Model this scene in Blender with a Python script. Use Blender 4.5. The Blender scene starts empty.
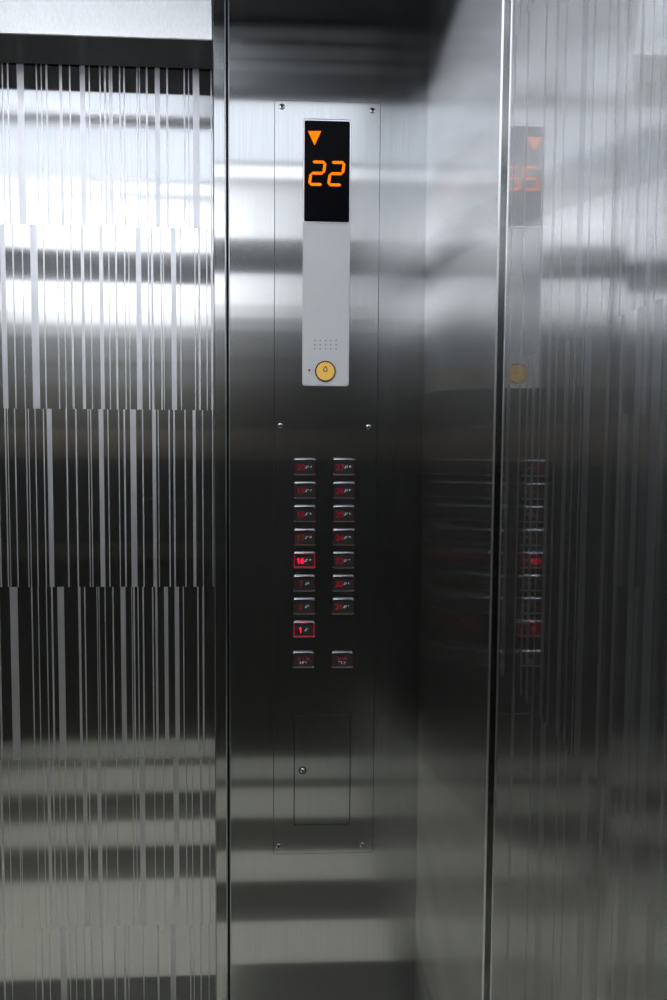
import bpy, bmesh, math, random
from mathutils import Vector, Matrix
random.seed(7)
C = bpy.context.scene.collection
sc = bpy.context.scene

# ------------------------------------------------------------------ view geometry
F = 731.0
PITCH, ROLL, YAW = math.radians(3.61), math.radians(0.395), math.radians(-2.62)
EYE = 1.29                      # camera height above the floor (m)
YF = 1.43                       # front wall plane
YD = 1.537                      # door face plane
XR = 0.2354                     # face of the proud right wall panel
XC = 0.2400                     # face of the right wall corner strip
XL = -1.36                      # left wall
YB = -0.17                      # rear wall
HC = 2.40                       # ceiling
H_HEAD = None

def cam_axes():
    cy, sy = math.cos(YAW), math.sin(YAW); cp, sp = math.cos(PITCH), math.sin(PITCH)
    cr, sr = math.cos(ROLL), math.sin(ROLL)
    fwd = Vector((-sy*cp, cy*cp, -sp)); right = Vector((cy, sy, 0)); up = right.cross(fwd)
    return cr*right + sr*up, -sr*right + cr*up, fwd
RT, UP, FW = cam_axes()
def ray(x, y):
    return (RT*((x-333.5)/F) - UP*((y-500)/F) + FW)
def on_y(x, y, Y=YF):           # (X, Z) where the sight line meets a wall facing the camera
    d = ray(x, y); t = Y/d.y
    return d.x*t, EYE + d.z*t
def on_x(x, y, X=XR):           # (Y, Z) on the right wall
    d = ray(x, y); t = X/d.x
    return d.y*t, EYE + d.z*t
def slope(y, x=330):
    d = ray(x, y); return d.z/d.y
def rear_h(y):                  # height on the rear wall mirrored at picture row y of the front wall
    return EYE + slope(y)*(YF + YF - YB)
def flat_y(y, H):               # distance in front of the front wall of a level surface mirrored at row y
    return (H-EYE)/slope(y) - YF

# ------------------------------------------------------------------ materials
def new_mat(name):
    m = bpy.data.materials.new(name); m.use_nodes = True
    nt = m.node_tree; nt.nodes.clear()
    out = nt.nodes.new('ShaderNodeOutputMaterial')
    return m, nt, out
def lobe(nt, av, ah, tangent, color):
    g = nt.nodes.new('ShaderNodeBsdfAnisotropic')
    g.distribution = 'GGX'
    r2 = math.sqrt(av*ah); g.inputs['Roughness'].default_value = math.sqrt(r2)
    g.inputs['Anisotropy'].default_value = 1 - math.sqrt(av/ah)
    nt.links.new(tangent.outputs[0], g.inputs['Tangent'])
    nt.links.new(color, g.inputs['Color'])
    return g
def brushed(name, col=(.71, .72, .735), sharp=(.010, .03), wide=(.016, .40), f=.6, grain=.10, axis='Z', wave=0.0):
    """brushed stainless steel: grain along axis, so that reflections smear across it"""
    m, nt, out = new_mat(name)
    tc = nt.nodes.new('ShaderNodeTexCoord'); mp = nt.nodes.new('ShaderNodeMapping')
    mp.inputs['Scale'].default_value = (900, 900, 5) if axis == 'Z' else (5, 900, 900)
    nt.links.new(tc.outputs['Object'], mp.inputs['Vector'])
    n = nt.nodes.new('ShaderNodeTexNoise'); n.inputs['Scale'].default_value = 1; n.inputs['Detail'].default_value = 3
    nt.links.new(mp.outputs[0], n.inputs['Vector'])
    cr = nt.nodes.new('ShaderNodeValToRGB')
    cr.color_ramp.elements[0].position = .3; cr.color_ramp.elements[1].position = .7
    cr.color_ramp.elements[0].color = tuple(c*(1-grain) for c in col)+(1,)
    cr.color_ramp.elements[1].color = tuple(min(1, c*(1+grain)) for c in col)+(1,)
    nt.links.new(n.outputs['Fac'], cr.inputs['Fac'])
    tg = nt.nodes.new('ShaderNodeCombineXYZ')
    v = (0, 0, 1) if axis == 'Z' else (1, 0, 0)
    for i in range(3): tg.inputs[i].default_value = v[i]
    a = lobe(nt, sharp[0], sharp[1], tg, cr.outputs[0]); b = lobe(nt, wide[0], wide[1], tg, cr.outputs[0])
    if wave:
        w = nt.nodes.new('ShaderNodeTexNoise'); w.inputs['Scale'].default_value = 2.2; w.inputs['Detail'].default_value = 0
        nt.links.new(tc.outputs['Object'], w.inputs['Vector'])
        bp = nt.nodes.new('ShaderNodeBump'); bp.inputs['Strength'].default_value = 1; bp.inputs['Distance'].default_value = wave
        nt.links.new(w.outputs['Fac'], bp.inputs['Height'])
        nt.links.new(bp.outputs[0], a.inputs['Normal']); nt.links.new(bp.outputs[0], b.inputs['Normal'])
    mx = nt.nodes.new('ShaderNodeMixShader'); mx.inputs[0].default_value = f
    nt.links.new(a.outputs[0], mx.inputs[1]); nt.links.new(b.outputs[0], mx.inputs[2])
    nt.links.new(mx.outputs[0], out.inputs[0])
    return m
def etched_over(base, rough_mat, name, f):
    m = base.copy(); m.name = name; nt = m.node_tree
    out = next(n for n in nt.nodes if n.type == 'OUTPUT_MATERIAL')
    src = out.inputs[0].links[0].from_socket
    p = nt.nodes.new('ShaderNodeBsdfPrincipled'); p.inputs['Base Color'].default_value = rough_mat+(1,)
    p.inputs['Metallic'].default_value = 1; p.inputs['Roughness'].default_value = .42
    mx = nt.nodes.new('ShaderNodeMixShader'); mx.inputs[0].default_value = f
    nt.links.new(src, mx.inputs[1]); nt.links.new(p.outputs[0], mx.inputs[2]); nt.links.new(mx.outputs[0], out.inputs[0])
    return m
def pbr(name, col, rough=.5, metal=0.0, emit=None, es=0.0, coat=0.0, spec=.5, noise=0.0, nscale=(40, 40, 40)):
    m, nt, out = new_mat(name)
    p = nt.nodes.new('ShaderNodeBsdfPrincipled')
    p.inputs['Roughness'].default_value = rough; p.inputs['Metallic'].default_value = metal
    p.inputs['Specular IOR Level'].default_value = spec
    if coat: p.inputs['Coat Weight'].default_value = coat; p.inputs['Coat Roughness'].default_value = .03
    if emit: p.inputs['Emission Color'].default_value = emit+(1,); p.inputs['Emission Strength'].default_value = es
    tc = nt.nodes.new('ShaderNodeTexCoord'); mp = nt.nodes.new('ShaderNodeMapping'); mp.inputs['Scale'].default_value = nscale
    n = nt.nodes.new('ShaderNodeTexNoise'); n.inputs['Scale'].default_value = 1; n.inputs['Detail'].default_value = 4
    cr = nt.nodes.new('ShaderNodeValToRGB')
    k = noise or .02
    cr.color_ramp.elements[0].color = tuple(c*(1-k) for c in col)+(1,)
    cr.color_ramp.elements[1].color = tuple(min(1, c*(1+k)) for c in col)+(1,)
    nt.links.new(tc.outputs['Object'], mp.inputs[0]); nt.links.new(mp.outputs[0], n.inputs['Vector'])
    nt.links.new(n.outputs['Fac'], cr.inputs['Fac']); nt.links.new(cr.outputs[0], p.inputs['Base Color'])
    nt.links.new(p.outputs[0], out.inputs[0])
    return m
def glow(name, col, s):
    m, nt, out = new_mat(name)
    e = nt.nodes.new('ShaderNodeEmission'); e.inputs[0].default_value = col+(1,); e.inputs[1].default_value = s
    nt.links.new(e.outputs[0], out.inputs[0]); return m

LAMP = 2.1
SPOT = 56
DOWN = 9.5
M = dict(
    steel=brushed('brushed_steel', f=.45, col=(.50, .51, .52), grain=.07, sharp=(.003, .03), wide=(.008, .13)),
    plate=brushed('brushed_steel_faceplate', f=.45, col=(.50, .51, .52), grain=.07, sharp=(.003, .03), wide=(.008, .13)),
    door=brushed('polished_door_steel', col=(.55, .56, .575), f=.4, sharp=(.0028, .04), wide=(.004, .2), grain=.05),
    panel=brushed('polished_wall_steel', f=.70, sharp=(.0014, .0028), wide=(.0014, .45), grain=.05),
    strip=brushed('brushed_steel_strip', f=.72, sharp=(.0025, .01), wide=(.0014, .42)),
    etch=pbr('etched_frosted_steel', (.70, .71, .75), rough=.46, metal=1.0, noise=.04, nscale=(600, 600, 30)),
    etch2=pbr('etched_frosted_steel_fine', (.52, .54, .58), rough=.40, metal=1.0, noise=.04, nscale=(600, 600, 30)),
    edge=pbr('bright_bevelled_edge', (.85, .86, .88), rough=.28, metal=1.0),
    alu=pbr('matte_silver_aluminium', (.95, .96, .995), rough=.45, metal=0, noise=.02),
    dark=pbr('dark_gap', (.012, .012, .014), rough=.7),
    rimmetal=pbr('satin_chrome_rim', (.55, .56, .62), rough=.2, metal=1.0),
    chrome=pbr('polished_chrome', (.82, .82, .86), rough=.12, metal=1.0),
    glass=pbr('black_display_glass', (.004, .004, .006), rough=.12, spec=.03),
    orange=glow('orange_led', (1.0, .165, .003), 1.25),
    yellow=pbr('glowing_yellow_plastic', (.95, .62, .15), rough=.35, emit=(.9, .5, .08), es=.2),  # glow added to brighten the unlit cap
    bell=pbr('dark_bell_print', (.12, .05, .02), rough=.5),
    buttonface=pbr('smoked_button_face', (.036, .040, .040), rough=.3),
    redline=pbr('dim_glow_red_light_guide', (.09, .006, .010), rough=.3, emit=(.5, .01, .02), es=.012),  # unlit guide given a trace of glow
    redlit=glow('lit_red_light_guide', (1.0, .012, .06), .30),
    numoff=pbr('dim_glow_red_number', (.42, .012, .018), rough=.45, emit=(.5, .01, .02), es=.14),  # unlit numbers and arrows given a weak glow to read brighter
    numlit=glow('lit_red_number', (1.0, .012, .05), 1.1),
    braille=pbr('silver_braille_dots', (.82, .83, .86), rough=.4),
    led=pbr('small_red_lamp', (.35, .01, .01), rough=.3, emit=(.8, .01, .01), es=.25),
    socket=pbr('screw_socket', (.03, .03, .035), rough=.5, metal=.5),
    white=pbr('white_reflection_band', (.82, .83, .85), rough=.45),  # wall band tones from here on are chosen for their reflections
    grey=pbr('grey_reflection_band', (.085, .088, .088), rough=.45),
    midgrey=pbr('mid_grey_reflection_band', (.075, .077, .075), rough=.45),
    brown=pbr('brown_reflection_band', (.125, .108, .088), rough=.45),
    black=pbr('black_reflection_band', (.080, .080, .070), rough=.5, spec=.15),
    joint=pbr('dark_polished_joint', (.07, .07, .08), rough=.25, metal=1.0),
    railmetal=pbr('satin_bronze_rail', (.14, .13, .11), rough=.45, metal=.3),
    pale=pbr('pale_reflection_band', (.56, .57, .57), rough=.5, spec=.2),
    stone=pbr('stone_grey_reflection_band', (.24, .245, .25), rough=.5, spec=.2),
    ink=pbr('dark_blue_grey_reflection_band', (.030, .032, .036), rough=.5, spec=.15),
    skirt=pbr('pale_grey_reflection_band', (.40, .40, .36), rough=.4),
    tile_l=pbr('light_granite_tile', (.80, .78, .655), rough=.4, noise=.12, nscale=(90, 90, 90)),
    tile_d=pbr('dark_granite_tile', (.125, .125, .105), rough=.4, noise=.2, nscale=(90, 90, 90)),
    ceil=pbr('dark_ceiling_panel', (.03, .03, .032), rough=.5),
    ceil_l=pbr('satin_ceiling_slat', (.35, .36, .38), rough=.5),
    lamp=glow('ceiling_diffuser', (.93, .958, 1.0), LAMP),
    lamp2=glow('added_dim_diffuser', (.86, .92, 1.0), 1.45),
    soffit=pbr('dark_satin_soffit', (.16, .16, .17), rough=.35, metal=.8),
)

M['etch2'] = etched_over(M['panel'], (.50, .52, .57), 'lightly_etched_steel', .33)
# ------------------------------------------------------------------ mesh helpers
def obj(name, bm, mats, parent=None, loc=None, smooth=False):
    me = bpy.data.meshes.new(name)
    bmesh.ops.recalc_face_normals(bm, faces=bm.faces)
    bm.to_mesh(me); bm.free()
    if smooth:
        for p in me.polygons: p.use_smooth = True
    if not isinstance(mats, (list, tuple)): mats = [mats]
    for m in mats: me.materials.append(m)
    o = bpy.data.objects.new(name, me); C.objects.link(o)
    if parent is not None: o.parent = parent
    if loc is not None: o.location = loc
    return o
def box(bm, x0, x1, y0, y1, z0, z1, mi=0):
    vs = [bm.verts.new((x, y, z)) for x in (x0, x1) for y in (y0, y1) for z in (z0, z1)]
    for f in ((0,1,3,2), (4,6,7,5), (0,4,5,1), (2,3,7,6), (0,2,6,4), (1,5,7,3)):
        fc = bm.faces.new([vs[i] for i in f]); fc.material_index = mi
def rr(w, h, r, n=5):
    pts = []
    for cx, cz, a0 in ((w/2-r, h/2-r, 0), (-w/2+r, h/2-r, 90), (-w/2+r, -h/2+r, 180), (w/2-r, -h/2+r, 270)):
        for k in range(n+1):
            a = math.radians(a0 + 90*k/n); pts.append((cx+r*math.cos(a), cz+r*math.sin(a)))
    return pts
def loops(bm, rings, mi=0, cap0=True, cap1=True, closed=True):
    vr = [[bm.verts.new(p) for p in ring] for ring in rings]
    n = len(vr[0])
    for a, b in zip(vr, vr[1:]):
        for i in range(n if closed else n-1):
            f = bm.faces.new((a[i], a[(i+1) % n], b[(i+1) % n], b[i])); f.material_index = mi
    if cap0: f = bm.faces.new(vr[0]); f.material_index = mi
    if cap1: f = bm.faces.new(vr[-1]); f.material_index = mi
def slab(bm, cx, cz, w, h, r, depth, bev=.0005, y=0.0, mi=0):
    """rounded rectangular plate standing on plane y, its face towards -Y"""
    A = rr(w, h, r); B = rr(w-2*bev, h-2*bev, max(r-bev, 1e-4))
    loops(bm, [[(cx+a, y, cz+b) for a, b in A], [(cx+a, y-depth+bev, cz+b) for a, b in A],
               [(cx+a, y-depth, cz+b) for a, b in B]], mi)
def ring_plate(bm, cx, cz, w, h, r, t, depth, bev=.0004, y=0.0, mi=0):
    """rounded rectangular frame of width t"""
    A = rr(w, h, r); Ab = rr(w-2*bev, h-2*bev, max(r-bev, 1e-4))
    Bb = rr(w-2*t+2*bev, h-2*t+2*bev, max(r-t+bev, 2e-4)); B = rr(w-2*t, h-2*t, max(r-t, 2e-4))
    P = lambda L, yy: [(cx+a, yy, cz+b) for a, b in L]
    loops(bm, [P(A, y), P(A, y-depth+bev), P(Ab, y-depth), P(Bb, y-depth), P(B, y-depth+bev), P(B, y)], mi, False, False)
def disc(bm, cx, cz, r, depth, bev=.0004, y=0.0, n=32, mi=0, dome=0.0):
    P = lambda rad, yy: [(cx+rad*math.cos(2*math.pi*k/n), yy, cz+rad*math.sin(2*math.pi*k/n)) for k in range(n)]
    R = [P(r, y), P(r, y-depth+bev), P(r-bev, y-depth)]
    if dome:
        for k in range(1, 5):
            a = k/5*math.pi/2; R.append(P((r-bev)*math.cos(a), y-depth-dome*math.sin(a)))
    loops(bm, R, mi)
def poly(bm, pts, y0, depth, mi=0):
    loops(bm, [[(a, y0, b) for a, b in pts], [(a, y0-depth, b) for a, b in pts]], mi)
def struct(name, bm, mats, parent=None, **k):
    o = obj(name, bm, mats, parent, **k)
    if parent is None: o['kind'] = 'structure'
    return o
def thing(name, label, cat, loc):
    o = bpy.data.objects.new(name, None); C.objects.link(o); o.location = loc
    o.empty_display_size = .05; o['label'] = label; o['category'] = cat
    return o
def arcp(cx, cy, rx, ry, a0, a1, n=10):
    return [(cx+rx*math.cos(math.radians(a0+(a1-a0)*k/n)), cy+ry*math.sin(math.radians(a0+(a1-a0)*k/n))) for k in range(n+1)]
GL = {'0': [arcp(.3, .5, .28, .5, 90, 450, 20)],
      '1': [[(.10, .74), (.34, 1.0), (.34, 0)]],
      '2': [arcp(.3, .72, .27, .28, 165, -30, 12)+[(.03, 0), (.58, 0)]],
      '3': [arcp(.29, .75, .25, .25, 160, -80, 12)+arcp(.29, .27, .28, .27, 80, -160, 12)],
      '4': [[(.44, 0), (.44, 1.0), (.02, .28), (.60, .28)]],
      '5': [[(.54, 1.0), (.12, 1.0), (.08, .54)]+arcp(.29, .32, .28, .32, 110, -155, 12)],
      '6': [arcp(.3, .31, .27, .31, 170, 530, 18), [(.05, .40), (.16, .78), (.44, 1.0)]],
      '7': [[(.03, 1.0), (.57, 1.0), (.20, 0)]],
      '8': [arcp(.3, .76, .23, .24, 0, 360, 16), arcp(.3, .27, .28, .27, 0, 360, 16)],
      '9': [arcp(.3, .69, .27, .31, 0, 360, 18), [(.56, .60), (.45, .22), (.16, 0)]]}
def digits_bm(txt, h, t, gap=.80):
    """bold rounded numerals built from strokes"""
    bm = bmesh.new(); w = (len(txt)-1)*gap + .6; sc_ = h-t
    for k, c in enumerate(txt):
        for pl in GL[c]:
            P_ = [((x-w/2+k*gap)*sc_, (z-.5)*sc_) for x, z in pl]
            for (x0, z0), (x1, z1) in zip(P_, P_[1:]):
                dx, dz = x1-x0, z1-z0; l = math.hypot(dx, dz)
                if l < 1e-7: continue
                nx, nz = -dz/l*t/2, dx/l*t/2; ux, uz = dx/l*t*.35, dz/l*t*.35
                poly(bm, [(x0-ux+nx, z0-uz+nz), (x1+ux+nx, z1+uz+nz), (x1+ux-nx, z1+uz-nz), (x0-ux-nx, z0-uz-nz)], 0, .0003)
    return bm

# ------------------------------------------------------------------ front wall
xj, _ = on_y(213.2, 240)                    # right side of the door opening
xg0, _ = on_y(226.0, 240); xg1, _ = on_y(228.4, 240)
zh = on_y(106, 37.0)[1]                     # lower edge of the transom
OPEN_L = -1.27
bm = bmesh.new()
e = .0022                                    # bevelled edge
def panel_x(bm, x0, x1, z0, z1, y, mi=0, me_=1, thick=.02, el=True, er=True):
    """upright sheet facing the camera with bright bevelled side edges"""
    xa, xb = x0+(e if el else 0), x1-(e if er else 0)
    pts = []
    if el: pts.append((x0, y+e))
    pts += [(xa, y), (xb, y)]
    if er: pts.append((x1, y+e))
    full = [(x0, y+thick)] + pts + [(x1, y+thick)]
    lo = [bm.verts.new((a, b, z0)) for a, b in full]; hi = [bm.verts.new((a, b, z1)) for a, b in full]
    n = len(full)
    for i in range(n):
        j = (i+1) % n
        f = bm.faces.new((lo[i], lo[j], hi[j], hi[i]))
        a, b = full[i], full[j]
        f.material_index = me_ if abs(a[1]-b[1]) > 1e-6 and abs(a[1]-b[1]) < .003 else mi
    bm.faces.new(lo); bm.faces.new(hi)
panel_x(bm, xg1, XC+.002, 0, HC, YF, er=False)
struct('wall_front', bm, [M['steel'], M['edge']])
bm = bmesh.new()
panel_x(bm, xj, xg0, 0, HC, YF)
jm = struct('trim_1', bm, [M['steel'], M['edge']])
bm = bmesh.new(); box(bm, xj+.004, XC+.02, YF+.021, YD+.05, 0, HC); struct('wall_behind_front', bm, M['dark'])
bm = bmesh.new(); panel_x(bm, XL, OPEN_L, 0, HC, YF, el=False); struct('trim_2', bm, [M['steel'], M['edge']])
# transom over the door, its face leaning a little into the car
lean = math.tan(math.radians(7.5)); zt = HC-.002
bm = bmesh.new()
sec = [(YF+.001, zh), (YF-.0005, zh+.0015), (YF-.0005-lean*(zt-zh), zt), (YD+.03, zt), (YD+.03, zh+.012), (YD-.004, zh+.012), (YD-.004, zh)]
lo = [bm.verts.new((OPEN_L, a, b)) for a, b in sec]; hi = [bm.verts.new((xj-.001, a, b)) for a, b in sec]
for i in range(len(sec)):
    j = (i+1) % len(sec); f = bm.faces.new((lo[i], lo[j], hi[j], hi[i]))
    f.material_index = 1 if i == 0 else (2 if i in (4, 5, 6) else 0)
bm.faces.new(lo); bm.faces.new(hi)
struct('trim_3', bm, [brushed('transom_satin_steel', col=(.50, .51, .52), f=.5, sharp=(.05, .08), wide=(.06, .3)), M['edge'], M['soffit']])

# ------------------------------------------------------------------ etched door
def S(txt, k, off=0.0):                       # "v(w)" tokens measured in a crop -> (centre px, width px)
    out = []
    for t in txt.split():
        a, b = t.split('/'); out.append((off+float(a)/k, float(b)/k))
    return out
K = 6.064
rowA = S('14/7 47/10 123/40 221/8 250/6 282/11 367/17 423/9 499/30 541/7 606/9 636/12 663/8', K) + S('8/12 58/8 85/10 163/8 178/7 222/11 286/29 346/11 450/9 476/6 521/38 613/6', K, 110)
rowB = S('35/30 97/8 153/6 222/42 281/8 361/6 402/6 446/12 512/19 561/6 624/23', K) + S('3/6 46/11 98/7 123/5 181/31 241/8 262/13 316/8 330/5 391/30 433/6 519/6 545/12 590/6 620/12', K, 110)
rowC = S('30/8 45/5 89/7 156/6 172/5 213/6 263/7 298/29 402/9 460/9 534/6 550/6 612/28 654/6', K) + S('52/6 86/10 139/35 197/8 266/22 292/5 358/8 388/10 455/7 510/18 561/6 622/6 634/3', K, 110)
rowD = S('-8/12 83/46 193/8 232/6 282/6 315/11 368/40 481/15 514/8 588/5 600/5 637/6', K) + S('18/8 79/30 132/5 145/10 170/7 201/9 259/8 281/14 340/24 405/27 445/6 533/8 565/10', K, 110)
rowE = S('5/16 52/5 111/4 122/4 220/5 263/5 295/20 323/7 360/5 397/8 454/8 513/26 541/6 600/24 640/5', K) + S('40/5 137/6 158/4 195/33 270/5 325/6 400/34 462/7 498/6 552/14 604/6', K, 110)
rowF = S('22/10 69/4 213/5 253/9 300/6 383/38 423/6 460/6 510/6 555/13 620/10', K) + S('28/10 40/3 89/12 112/6 203/6 292/12 382/34 488/7 510/5 551/8 600/5', K, 110)
refy = [80, 400, 415, 600, 765, 935]
zb = [EYE+.0620*YF - .2587*YF*k for k in (-2, -1, 0, 1, 2, 3, 4)]     # row boundaries, top first
zb[0] = zh+.008; zb[-1] = .02
rows = []
for lst, y in zip((rowA, rowB, rowC, rowD, rowE, rowF), refy):
    r = []
    for c, w in lst:
        x = on_y(c, y, YD)[0]; wd = w/F*YD; r.append((x-wd/2, x+wd/2))
    x = min(a for a, b in r) - .012
    while x > OPEN_L-.03:                    # the pattern runs on past the picture's edge
        w = random.choice((.003, .003, .004, .004, .006, .011, .016))
        r.append((x-w, x)); x -= w + random.choice((.006, .01, .016, .02, .028))
    rows.append(r)
def striped(bm, axis, plane, lo, hi, rows, zb, thick, sgn):
    """sheet split into plain (0) and etched (1) upright strips, row by row"""
    def V(u, p, z): return (u, p, z) if axis == 'x' else (p, u, z)
    for r, z1, z0 in zip(rows, zb, zb[1:]):
        cuts = sorted((max(a, lo), min(b, hi)) for a, b in r if b > lo and a < hi)
        mg = []
        for a, b in cuts:
            if mg and a <= mg[-1][1]+.0003: mg[-1] = (mg[-1][0], max(b, mg[-1][1]))
            else: mg.append((a, b))
        u = lo; seg = []
        for a, b in mg:
            if a > u: seg.append((u, a, 0))
            seg.append((a, b, 1)); u = b
        if u < hi: seg.append((u, hi, 0))
        for a, b, mi in seg:
            f = bm.faces.new([bm.verts.new(V(*q)) for q in ((a, plane, z0), (b, plane, z0), (b, plane, z1), (a, plane, z1))])
            f.material_index = mi
    bmesh.ops.remove_doubles(bm, verts=bm.verts, dist=1e-6)
    zt_, zb_ = zb[0], zb[-1]; q = plane+sgn*thick
    for a, b in (((lo, plane), (lo, q)), ((lo, q), (hi, q)), ((hi, q), (hi, plane))):
        f = bm.faces.new([bm.verts.new(V(*p)) for p in ((a[0], a[1], zb_), (b[0], b[1], zb_), (b[0], b[1], zt_), (a[0], a[1], zt_))])
        f.material_index = 0
    for z in (zt_, zb_):
        f = bm.faces.new([bm.verts.new(V(*p)) for p in ((lo, plane, z), (hi, plane, z), (hi, q, z), (lo, q, z))]); f.material_index = 0
def obj_keep(name, bm, mats, parent=None):   # no normal recalculation for the open strip sheet
    me = bpy.data.meshes.new(name); bm.to_mesh(me); bm.free()
    for m in mats: me.materials.append(m)
    o = bpy.data.objects.new(name, me); C.objects.link(o)
    if parent is not None: o.parent = parent
    return o
bm = bmesh.new()
SPLIT = -.735
striped(bm, 'x', YD, SPLIT+.001, xj+.003, rows, zb, .03, 1)
d = obj_keep('door_1', bm, [M['door'], M['etch']]); d['kind'] = 'structure'
bm = bmesh.new()
striped(bm, 'x', YD, OPEN_L-.02, SPLIT-.001, rows, zb, .03, 1)
d = obj_keep('door_2', bm, [M['door'], M['etch']]); d['kind'] = 'structure'

# ------------------------------------------------------------------ right wall
ys_strip = on_x(502.6, 0, XC)[0]              # rear edge of the corner strip
ys_pan = .5923*XR/.1646*1.0                   # front edge of the etched panel
rowP = [515.5, 520.5]
def R_(txt, y):
    out = []
    for t in txt.split():
        a, b = map(float, t.split('/'))
        y0, y1 = on_x(a+b/2, y)[0], on_x(a-b/2, y)[0]; out.append((y0, y1))
    return out
rA = R_('520.4/1.3', 15) + R_('514.2/1.2', 15)
rB = R_('515.5/1.3 528/2 545.8/1.8 557/3 565.6/1.2 584.4/6 593.9/2 608.4/1.5 617.2/1.6 627.2/3 642/3.5 652.7/1.5 662/2', 60)
rC = R_('508/3.5 519.5/2 527/2 533/3 539.5/1.5 548/3.5 555/2 565.6/4 573/2 580.6/1.5 586.4/6.5 606.7/3.5 620/3.5 636.5/5.5 655/9', 420)
rD = R_('511/3 530/2 541.5/5.5 557/1.5 565/1.5 584.5/7 602/3', 800)
rE = R_('520/4 548/6 570/3', 950)
rws = [rA, rB, rC, rD, rE]
for r in rws:
    x = min(a for a, b in r) - .02
    while x > YB:
        w = random.choice((.003, .004, .005, .006, .011, .016)); r.append((x-w, x)); x -= w+random.choice((.008, .012, .02, .028))
zw = [HC-.005, EYE+.3226*YF, EYE+.072*YF, EYE-.1786*YF, EYE-.4292*YF, .02]
bm = bmesh.new()
# corner strip (section with bright rear edge), then the backing behind the joint
ye = ys_strip
sec = [(YF+.015, XC), (ye+e, XC), (ye, XC+e), (ye, XC+.016), (YF+.015, XC+.016)]
lo = [bm.verts.new((b, a, 0)) for a, b in sec]; hi = [bm.verts.new((b, a, HC)) for a, b in sec]
for i in range(5):
    j = (i+1) % 5; f = bm.faces.new((lo[i], lo[j], hi[j], hi[i])); f.material_index = 1 if i == 1 else 0
bm.faces.new(lo); bm.faces.new(hi)
wr = struct('wall_right', bm, [M['strip'], M['edge']])
bm = bmesh.new(); box(bm, XC+.017, XC+.03, YB-.02, YF+.02, 0, HC); obj('panel_backing', bm, M['joint'], wr)
bm = bmesh.new()
striped(bm, 'y', XR, YB-.005, ys_pan-e, rws, zw, .012, 1)
f = bm.faces.new([bm.verts.new(p) for p in ((XR, ys_pan-e, .02), (XR+e, ys_pan, .02), (XR+e, ys_pan, HC-.005), (XR, ys_pan-e, HC-.005))]); f.material_index = 2
f = bm.faces.new([bm.verts.new(p) for p in ((XR+e, ys_pan, .02), (XR+.012, ys_pan, .02), (XR+.012, ys_pan, HC-.005), (XR+e, ys_pan, HC-.005))]); f.material_index = 0
obj_keep('etched_panel', bm, [M['panel'], M['etch2'], M['edge']], wr)
bm = bmesh.new()
pts = [(XR-.0013*math.sin(math.pi*k/10), ys_pan-.0030-.0013*math.cos(math.pi*k/10)) for k in range(11)]
loops(bm, [[(a, b, z) for a, b in pts] for z in (.02, HC-.005)])
obj('edge_bead', bm, M['edge'], wr, smooth=False)['label'] = 'thin bright vertical bead along the panel edge'

# ------------------------------------------------------------------ unseen rear and left walls: invented bands toned to shape the steel's reflections
bands = [(rear_h(190), 'white'), (rear_h(240), 'white'), (rear_h(275), 'ink'), (rear_h(306), 'white'), (rear_h(319), 'pale'), (rear_h(332), 'stone'), (rear_h(358), 'grey'), (rear_h(363), 'black'),
         (rear_h(385), 'midgrey'), (rear_h(430), 'black'), (rear_h(460), 'brown'), (rear_h(756), 'black'), (0.0, 'skirt')]
bm = bmesh.new(); mats = ['white', 'grey', 'midgrey', 'brown', 'black', 'skirt', 'ink', 'pale', 'stone']; top = HC
for z, m in bands:
    if z < top: box(bm, XL-.02, XC+.03, YB-.02, YB, max(z, 0), top, mats.index(m)); top = z
struct('wall_rear', bm, [M[k] for k in mats])
bm = bmesh.new(); top = HC
for z, m in bands:
    if z < top: box(bm, XL-.02, XL, YB, YF+.02, max(z, 0), top, mats.index(m)); top = z
struct('wall_left', bm, [M[k] for k in mats])

# ------------------------------------------------------------------ floor with tile bands
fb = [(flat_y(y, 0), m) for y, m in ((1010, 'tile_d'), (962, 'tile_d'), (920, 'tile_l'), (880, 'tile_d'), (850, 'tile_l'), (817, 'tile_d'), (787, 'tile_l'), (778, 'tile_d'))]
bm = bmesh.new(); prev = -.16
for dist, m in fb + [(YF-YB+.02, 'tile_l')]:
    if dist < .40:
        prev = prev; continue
    if prev < 0:                             # nearest band: darker before the panel, pale before the doors
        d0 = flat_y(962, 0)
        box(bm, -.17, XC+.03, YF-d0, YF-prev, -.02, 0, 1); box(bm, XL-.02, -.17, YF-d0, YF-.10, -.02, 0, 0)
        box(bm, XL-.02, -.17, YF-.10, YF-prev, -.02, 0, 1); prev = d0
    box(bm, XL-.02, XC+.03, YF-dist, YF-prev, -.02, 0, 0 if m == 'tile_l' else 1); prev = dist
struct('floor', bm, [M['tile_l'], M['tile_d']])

# ------------------------------------------------------------------ ceiling
bm = bmesh.new(); box(bm, XL-.02, XC+.03, YB-.02, YD+.06, HC, HC+.02); struct('ceiling', bm, M['ceil'])
y_on = YF-flat_y(163, HC); y_on2 = YF-flat_y(98, HC)
lt = thing('ceiling_light', 'bright flat luminous ceiling panel over the rear of the elevator car', 'ceiling light', (-.56, (YB+.03+y_on)/2, HC))
LY = (y_on-YB-.03)/2
bm = bmesh.new(); box(bm, -.76, .76, -LY, LY, -.012, -.004); obj('diffuser', bm, M['lamp'], lt)
bm = bmesh.new()
for a in ((-.775, -.76, -LY-.015, LY+.015), (.76, .775, -LY-.015, LY+.015), (-.76, .76, -LY-.015, -LY), (-.76, .76, LY, LY+.015)):
    box(bm, a[0], a[1], a[2], a[3], -.016, -.001)
obj('frame', bm, M['alu'], lt)
lt = thing('ceiling_light', 'added dimmer narrow luminous ceiling panel nearer the elevator doors', 'ceiling light', (-.56, (y_on+.04+y_on2)/2, HC))  # dimmer second panel added to step down the reflected brightness
LY = (y_on2-y_on-.04)/2
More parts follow.
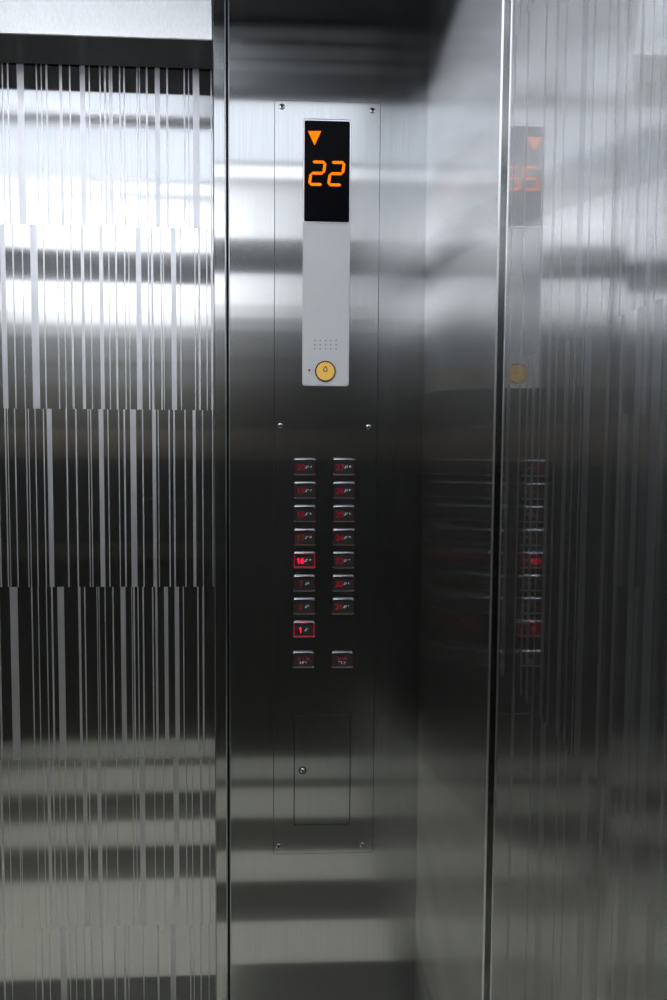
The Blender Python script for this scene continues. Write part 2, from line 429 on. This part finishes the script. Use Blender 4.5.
bm = bmesh.new(); box(bm, -.76, .76, -LY, LY, -.012, -.004); obj('diffuser', bm, M['lamp2'], lt)
bm = bmesh.new()
for a in ((-.775, -.76, -LY-.015, LY+.006), (.76, .775, -LY-.015, LY+.006), (-.76, .76, -LY-.015, -LY), (-.76, .76, LY, LY+.006)):
    box(bm, a[0], a[1], a[2], a[3], -.016, -.001)
obj('frame', bm, M['alu'], lt)
lt = thing('ceiling_light', 'added luminous ceiling panel closest to the elevator doors, left of the slats', 'ceiling light', (-.80, .745, HC))  # third panel added to extend the bright reflection on the doors
bm = bmesh.new(); box(bm, -.50, .50, -.144, .135, -.012, -.004); obj('diffuser', bm, M['lamp2'], lt)
bm = bmesh.new()
for a in ((-.515, -.50, -.148, .15), (.50, .515, -.148, .15), (-.50, .50, -.148, -.144), (-.50, .50, .135, .15)): box(bm, a[0], a[1], a[2], a[3], -.016, -.001)
obj('frame', bm, M['alu'], lt)
for ya, yb in ((25, 37), (42, 55), (59, 69)):
    a, b = YF-flat_y(ya, HC), YF-flat_y(yb, HC)
    bm = bmesh.new(); box(bm, -.26, XC-.02, b, a, -.012, 0)
    o = obj('ceiling_slat', bm, M['ceil_l'], None, (0, 0, HC)); o['kind'] = 'structure'

# unseen spotlights added near the front to brighten the rear wall
for k, x in enumerate((-1.16, -.96, -.76, -.56)):
    t = thing('added_spotlight', ('leftmost', 'second from left', 'third from left', 'rightmost')[k]+' of four added ceiling spotlights brightening the rear wall', 'spotlight', (x, 1.12, HC))
    t['group'] = 'added ceiling spotlights'
    bm = bmesh.new(); n = 28
    loops(bm, [[(r*math.cos(2*math.pi*i/n), r*math.sin(2*math.pi*i/n), z) for i in range(n)] for r, z in ((.036, 0), (.036, -.003), (.028, -.003), (.024, 0))], 0, False, False)
    obj('trim_ring', bm, M['ceil_l'], t)
    ld = bpy.data.lights.new('spot_lamp', 'SPOT'); ld.energy = SPOT; ld.spot_size = math.radians(64); ld.spot_blend = .7; ld.shadow_soft_size = .02
    lo_ = bpy.data.objects.new('spot_lamp', ld); C.objects.link(lo_); lo_.parent = t; lo_.location = (0, 0, -.015)
    lo_.rotation_euler = Vector((0, YB-1.12, 2.12-HC)).to_track_quat('-Z', 'Y').to_euler()

for k, x in enumerate((-1.08, -.80, -.52)):  # unseen downlights added to brighten the floor
    t = thing('added_downlight', ('left', 'middle', 'right')[k]+' one of the three downlights added to brighten the floor by the doors', 'downlight', (x, 1.00, HC))
    t['group'] = 'added ceiling downlights'
    bm = bmesh.new(); n = 28
    loops(bm, [[(r*math.cos(2*math.pi*i/n), r*math.sin(2*math.pi*i/n), z) for i in range(n)] for r, z in ((.036, -.013), (.036, -.020), (.028, -.020), (.024, -.013))], 0, False, False)
    obj('trim_ring', bm, M['ceil_l'], t)
    ld = bpy.data.lights.new('down_lamp', 'SPOT'); ld.energy = DOWN; ld.spot_size = math.radians(64); ld.spot_blend = .6; ld.shadow_soft_size = .02; ld.color = (1, .97, .88)
    lo_ = bpy.data.objects.new('down_lamp', ld); C.objects.link(lo_); lo_.parent = t; lo_.location = (0, 0, -.026)

# handrail along the left part of the rear wall
t = thing('handrail', 'flat satin metal handrail on the left part of the rear wall', 'handrail', (-.85, YB, .86))
bm = bmesh.new(); box(bm, -.46, .46, .045, .057, -.035, .035); bmesh.ops.bevel(bm, geom=bm.edges[:], offset=.004, segments=2, affect='EDGES'); obj('rail', bm, M['railmetal'], t)
for x in (-.36, .36):
    bm = bmesh.new(); box(bm, x-.012, x+.012, 0, .046, -.012, .012); obj('bracket', bm, M['chrome'], t)

# ------------------------------------------------------------------ control panel
px = YF/F*1.0
cxp, _ = on_y(328, 480)
panel = thing('elevator_control_panel', 'tall brushed steel elevator control panel with 22 display, yellow bell button and floor buttons', 'control panel', (0, YF, 0))
def P(x, y, dep=.0): a, b = on_y(x, y, YF-dep); return a, b
# faceplate
xl = (P(275, 101)[0]+P(274, 430)[0])/2; xr = (P(381, 103)[0]+P(372, 852)[0])/2
ztop = P(328, 102)[1]; zbot = P(322, 853)[1]
bm = bmesh.new()
slab(bm, (xl+xr)/2, (ztop+zbot)/2, xr-xl+.0013, ztop-zbot+.0013, .004, .0004, .0002, mi=1)
slab(bm, (xl+xr)/2, (ztop+zbot)/2, xr-xl, ztop-zbot, .003, .0012, .0005, y=0, mi=0)
obj('faceplate', bm, [M['plate'], M['dark']], panel)
FP = -.0012
def screw(x, y, r=.0054):
    a, b = P(x, y)
    bm = bmesh.new(); n = 24
    disc(bm, 0, 0, r, .0008, .0004, n=n, dome=.0014)
    s = obj('screw', bm, M['chrome'], panel, (a, FP, b), smooth=True)
    bm = bmesh.new(); disc(bm, 0, 0, r*.5, .0006, .0001, n=6); obj('socket', bm, M['socket'], s, (0, -.0018, 0))
for q in ((282, 107), (372.5, 111), (280.5, 425.5), (368.5, 427), (278.5, 846), (362.5, 845)): screw(*q)
# service door
a0, b0 = P(294.5, 715.5); a1, b1 = P(349.5, 823.5)
bm = bmesh.new(); w, h = a1-a0, b0-b1
slab(bm, 0, 0, w+.002, h+.002, .002, .0003, .0001, mi=1)
slab(bm, 0, 0, w-.001, h-.001, .002, .0007, .00015, mi=0)
sd = obj('service_door', bm, [M['plate'], M['dark']], panel, ((a0+a1)/2, FP, (b0+b1)/2))
sd['label'] = 'small flush rectangular service door low on the panel'
a, b = P(302.6, 770); sx_, sz_ = a-(a0+a1)/2, b-(b0+b1)/2
bm = bmesh.new(); disc(bm, 0, 0, .0078, .0006, .0002, n=24, mi=1); disc(bm, 0, 0, .0056, .0014, .0006, n=24, dome=.0022); disc(bm, 0, 0, .0016, .0040, .0003, n=16, mi=1)
lk = obj('lock', bm, [M['chrome'], M['socket']], sd, (sx_, -.0010, sz_)); lk['label'] = 'small round chrome key lock'
# indicator plate
ax, bz = P(303.2, 119); cx_, dz = P(348.6, 386.5)
w, h = .0905, bz-dz; mx_, mz_ = (P(326.9, 119)[0]+P(325.6, 386)[0])/2, (bz+dz)/2
DEP = .0035
bm = bmesh.new(); slab(bm, 0, 0, w, h, .006, DEP, .0012, mi=0)
ip = obj('indicator_plate', bm, M['alu'], panel, (mx_, FP, mz_)); ip['label'] = 'pale silver plate around display and bell button'
# speaker holes
bm = bmesh.new()
for i in range(5):
    for j in range(3):
        a, b = P(314.9+5.3*i, 340.4+4.2*j, .005); disc(bm, a-mx_, b-mz_, .0011, .0002, .0001, n=10)
obj('speaker_grille', bm, M['socket'], ip, (0, -DEP, 0))
# display
zt_, zb_ = P(327, 120.8, .006)[1], P(326.5, 222, .006)[1]; hz = zt_-zb_; xm = P(327, 170, .006)[0]
bm = bmesh.new(); slab(bm, 0, 0, w-.0035, hz, .0045, .0012, .0005)
ds = obj('display_screen', bm, M['glass'], panel, (xm, FP-DEP, (zt_+zb_)/2)); ds['label'] = 'black glass screen with orange arrow and digits'
bm = bmesh.new(); ring_plate(bm, 0, 0, w-.001, hz+.003, .006, .0018, .0016); obj('bezel', bm, M['chrome'], ds)
zc = (zt_+zb_)/2
def L(x, y): a, b = P(x, y, .0065); return a-xm, b-zc
bm = bmesh.new(); poly(bm, [L(308.0, 131), L(321.2, 131), L(314.6, 145.2)], -.0013, .0003); o = obj('direction_arrow', bm, M['orange'], ds); o['label'] = 'lit orange arrow pointing down'
def seg(bm, p, q, t):
    (x0, z0), (x1, z1) = p, q; dx, dz_ = x1-x0, z1-z0; l = math.hypot(dx, dz_); ux, uz = dx/l, dz_/l; nx, nz = -uz, ux
    k = t*.5; g = .0004
    x0 += ux*g; z0 += uz*g; x1 -= ux*g; z1 -= uz*g
    poly(bm, [(x0, z0), (x0+ux*k+nx*k, z0+uz*k+nz*k), (x1-ux*k+nx*k, z1-uz*k+nz*k), (x1, z1), (x1-ux*k-nx*k, z1-uz*k-nz*k), (x0+ux*k-nx*k, z0+uz*k-nz*k)], -.0013, .0003)
for off, dy in ((0, 0), (19.1, .5)):
    tl, tr = L(312.4+off, 161.8+dy), L(325.2+off, 162+dy)
    ml, mr = L(311.0+off, 173.0+dy), L(323.6+off, 173.2+dy)
    bl, br = L(309.4+off, 184.2+dy), L(322.2+off, 184.4+dy)
    bm = bmesh.new(); t = .0052
    for p, q in ((tl, tr), (tr, mr), (ml, mr), (ml, bl), (bl, br)): seg(bm, p, q, t)
    o = obj('digit', bm, M['orange'], ds); o['label'] = 'lit orange slanted seven-segment digit 2'
# alarm button
a, b = P(325.4, 371.3, .006)
bm = bmesh.new(); n = 40; rings = []
for rad, y in ((.0203, 0), (.0203, -.0018), (.0197, -.0026), (.0190, -.0026), (.0186, -.0012), (.0186, 0)):
    rings.append([(rad*math.cos(2*math.pi*k/n), y, rad*math.sin(2*math.pi*k/n)) for k in range(n)])
loops(bm, rings, 0, False, False)
disc(bm, 0, 0, .0186, .0004, .0001, n=n, mi=1)
ab = obj('alarm_button', bm, [pbr('dark_chrome_ring', (.30, .30, .36), .25, 1.0), M['dark']], panel, (a, FP-DEP, b)); ab['label'] = 'round yellow alarm button with a bell symbol'
bm = bmesh.new(); disc(bm, 0, 0, .0176, .0024, .0010, n=n); obj('button_cap', bm, M['yellow'], ab)
bm = bmesh.new(); bw = .0060      # bell outline
out_ = [(-.0048, -.0052), (-.0042, -.0040), (-.0038, 0), (-.0026, .0034), (0, .0050), (.0026, .0034), (.0038, 0), (.0042, -.0040), (.0048, -.0052)]
inn = [(-.0024, -.0036), (-.0023, -.0028), (-.0020, 0), (-.0013, .0018), (0, .0026), (.0013, .0018), (.0020, 0), (.0023, -.0028), (.0024, -.0036)]
n_ = len(out_)
for i in range(n_-1): poly(bm, [out_[i], out_[i+1], inn[i+1], inn[i]], 0, .0002)
poly(bm, [out_[0], inn[0], inn[-1], out_[-1]], 0, .0002); poly(bm, [(-.0012, -.0054), (.0012, -.0054), (.0006, -.0066), (-.0006, -.0066)], 0, .0002)
poly(bm, [(-.0006, .0048), (.0006, .0048), (.0005, .0062), (-.0005, .0062)], 0, .0002)
obj('bell_symbol', bm, M['bell'], ab, (0, -.0025, .0048))
a, b = P(309.3, 370.2, .005)
bm = bmesh.new(); disc(bm, 0, 0, .0022, .0004, .0001, n=20, mi=0); disc(bm, 0, 0, .0015, .0008, .0003, n=16, mi=1)
o = obj('indicator_lamp', bm, [M['socket'], M['led']], panel, (a, FP-DEP, b)); o['label'] = 'tiny red lamp beside the yellow button'

# ------------------------------------------------------------------ call buttons
U = .001955
BR = {'1': (1,), '2': (1, 2), '3': (1, 4), '4': (1, 4, 5), '5': (1, 5), '6': (1, 2, 4), '7': (1, 2, 4, 5), '8': (1, 2, 5), '9': (2, 4), '0': (2, 4, 5), '#': (3, 4, 5, 6)}
def cells(bm, codes, x, z, s=.00185, gap=.0047):
    for k, c in enumerate(codes):
        for dnum in c:
            cx = x + k*gap + (0 if dnum <= 3 else s); cz = z + s - ((dnum-1) % 3)*s
            disc(bm, cx, cz, .0011, .0005, .0003, n=8)
W_, H_ = 22*U, 17.4*U
def shared(kind):
    """meshes every button of a kind shares"""
    r = {}
    bm = bmesh.new(); slab(bm, 0, 0, W_, H_, .0052, .0022, .0008); r['base'] = (bm, M['socket'])
    return r
def arc(cx, z, half, sag, n=10, flip=1):
    return [(cx-half+2*half*k/n, z+flip*sag*(1-((k/n)*2-1)**2)) for k in range(n+1)]
def call_button(x, y, face, lit=False, kind='floor'):
    a, b = P(x, y, .004)
    red = M['redlit'] if lit else M['redline']
    bm = bmesh.new(); slab(bm, 0, 0, W_, H_, .0050, .0022, .0008)
    name = {'floor': 'floor_button', 'open': 'door_open_button', 'close': 'door_close_button'}[kind]
    root = obj(name, bm, M['socket'], panel, (a, FP, b))
    bm = bmesh.new(); ring_plate(bm, 0, .0002, W_-.0020, H_-.0056, .0036, .0014, .0026); obj('light_guide', bm, red, root)
    bm = bmesh.new(); slab(bm, 0, -.0009, W_-.0052, H_-.0100, .0024, .0030, .0006); obj('button_face', bm, M['buttonface'], root)
    # chrome rim: thick hood above, thin lip below
    bm = bmesh.new()
    hw = W_/2; zt0 = H_/2
    top = [(-hw, zt0-.0062), (-hw, zt0-.0034), (-hw+.0022, zt0-.0006), (-hw+.0045, zt0), (hw-.0045, zt0), (hw-.0022, zt0-.0006), (hw, zt0-.0034), (hw, zt0-.0062), (hw-.0014, zt0-.0064), (hw-.0034, zt0-.0048)]
    low = [(p[0], p[1]) for p in arc(0, zt0-.0030, .0130, .0006)][::-1]
    pts = top + low + [(-hw+.0034, zt0-.0048), (-hw+.0014, zt0-.0064)]
    inset = [(p[0]*.975, zt0-.0032+(p[1]-zt0+.0032)*.80) for p in pts]
    IN = lambda k, kx: [(p[0]*kx, zt0-.0030+(p[1]-zt0+.0030)*k) for p in pts]
    loops(bm, [[(p, y, q) for p, q in IN(k, kx)] for y, k, kx in ((0, 1, 1), (-.0016, 1, 1), (-.0032, .90, .99), (-.0044, .66, .975), (-.0050, .34, .96))])
    obj('rim', bm, M['rimmetal'], root, smooth=True); bm = bmesh.new()
    # arched silver line under the red lens
    up_ = arc(0, zt0-.0051, .0160, -.0012); dn_ = arc(0, zt0-.0058, .0172, -.0014)[::-1]
    loops(bm, [[(p, -.001, q) for p, q in up_+dn_], [(p, -.0044, q) for p, q in up_+dn_]])
    obj('rim_arch', bm, M['chrome'], root); bm = bmesh.new()
    bot = [(-hw+.0003, -zt0+.0040), (-hw+.0003, -zt0+.0026), (-hw+.0026, -zt0+.0003), (hw-.0026, -zt0+.0003), (hw-.0003, -zt0+.0026), (hw-.0003, -zt0+.0040), (hw-.0030, -zt0+.0030), (-hw+.0030, -zt0+.0030)]
    loops(bm, [[(p, 0, q) for p, q in bot], [(p, -.0020, q) for p, q in bot], [(p*.985, -.0038, -zt0+.0009+(q+zt0-.0009)*.5) for p, q in bot]])
    obj('lower_lip', bm, M['edge'], root)
    bm = bmesh.new(); lens = arc(0, zt0-.0030, .0105, .0003) + arc(0, zt0-.0036, .0105, -.0014)[::-1]
    loops(bm, [[(p, -.001, q) for p, q in lens], [(p, -.0042, q) for p, q in lens]]); obj('lens', bm, red, root)
    fy = -.0030
    if kind == 'floor':
        one = len(face) == 1
        cx = -.0080 if not one else -.0068
        bm = digits_bm(face, .0118, .0018 if not lit else .0025)
        o = obj('number', bm, M['numlit'] if lit else M['numoff'], root, (cx, fy-.0003, -.0012))
        if lit: o['label'] = 'glowing red number ' + face
        bm = bmesh.new(); cells(bm, [BR['#']]+[BR[c] for c in face], .0022 if one else .0012, -.0006)
        obj('braille', bm, M['braille'], root, (0, fy, 0))
        root['label'] = ('lit red button ' if lit else 'unlit button ') + 'for floor ' + face
    else:
        bm = bmesh.new(); s = 1 if kind == 'open' else -1
        for q in (-1, 1):
            tip = q*(.0128 if s > 0 else .0024); bk = q*(.0054 if s > 0 else .0100)
            poly(bm, [(tip, .0016), (bk, .0060), (bk+(tip-bk)*.25, .0016), (bk, -.0028)], 0, .0003)
        poly(bm, [(-.0005, .0046), (.0005, .0046), (.0005, -.0014), (-.0005, -.0014)], 0, .0003)
        obj('arrows', bm, M['numoff'], root, (0, fy, .0005))
        bm = bmesh.new(); cells(bm, [(1, 3, 5), (1, 2, 3, 4), (1, 5)] if s > 0 else [(1, 4), (1, 2, 3), (1, 3, 5)], -.0064, -.0060, .0019, .0052)
        obj('braille', bm, M['braille'], root, (0, fy, 0))
        root['label'] = 'door open button with arrows pointing apart' if s > 0 else 'door close button with arrows pointing together'
    return root
colx = [(304.9, 344.2), (304.9, 344.0), (304.8, 343.9), (304.7, 343.8), (304.5, 343.5), (304.3, 343.3), (304.1, 343.1), (304.0, 0), (303.4, 342.3)]
ry = [466.7, 490.3, 513.7, 537.2, 560.2, 583.3, 606.3, 629.4, 659.7]
for k, (l, r) in enumerate((('20', '27'), ('19', '26'), ('18', '25'), ('17', '24'), ('16', '23'), ('7', '22'), ('6', '21'), ('1', None))):
    call_button(colx[k][0], ry[k], l, l in ('16', '1'))
    if r: call_button(colx[k][1], ry[k], r)
call_button(colx[8][0], ry[8], '', kind='open'); call_button(colx[8][1], ry[8], '', kind='close')

# ------------------------------------------------------------------ world, camera, view
w = bpy.data.worlds.new('World'); sc.world = w; w.use_nodes = True
w.node_tree.nodes['Background'].inputs[0].default_value = (.02, .02, .02, 1); w.node_tree.nodes['Background'].inputs[1].default_value = .2
cam = bpy.data.cameras.new('camera'); co = bpy.data.objects.new('camera', cam); C.objects.link(co)
cam.sensor_fit = 'VERTICAL'; cam.sensor_height = 24; cam.lens = 24*F/1000; cam.clip_start = .01
m = Matrix((RT, UP, -FW)).transposed().to_4x4(); m.translation = Vector((0, 0, EYE)); co.matrix_world = m
sc.camera = co
sc.cycles.use_denoising = True
sc.cycles.max_bounces = 16; sc.cycles.glossy_bounces = 12; sc.cycles.diffuse_bounces = 6
sc.cycles.sample_clamp_indirect = 20; sc.cycles.blur_glossy = 0
sc.view_settings.view_transform = 'Standard'; sc.view_settings.look = 'None'
sc.view_settings.exposure = .42; sc.view_settings.gamma = 1; sc.view_settings.use_curve_mapping = False
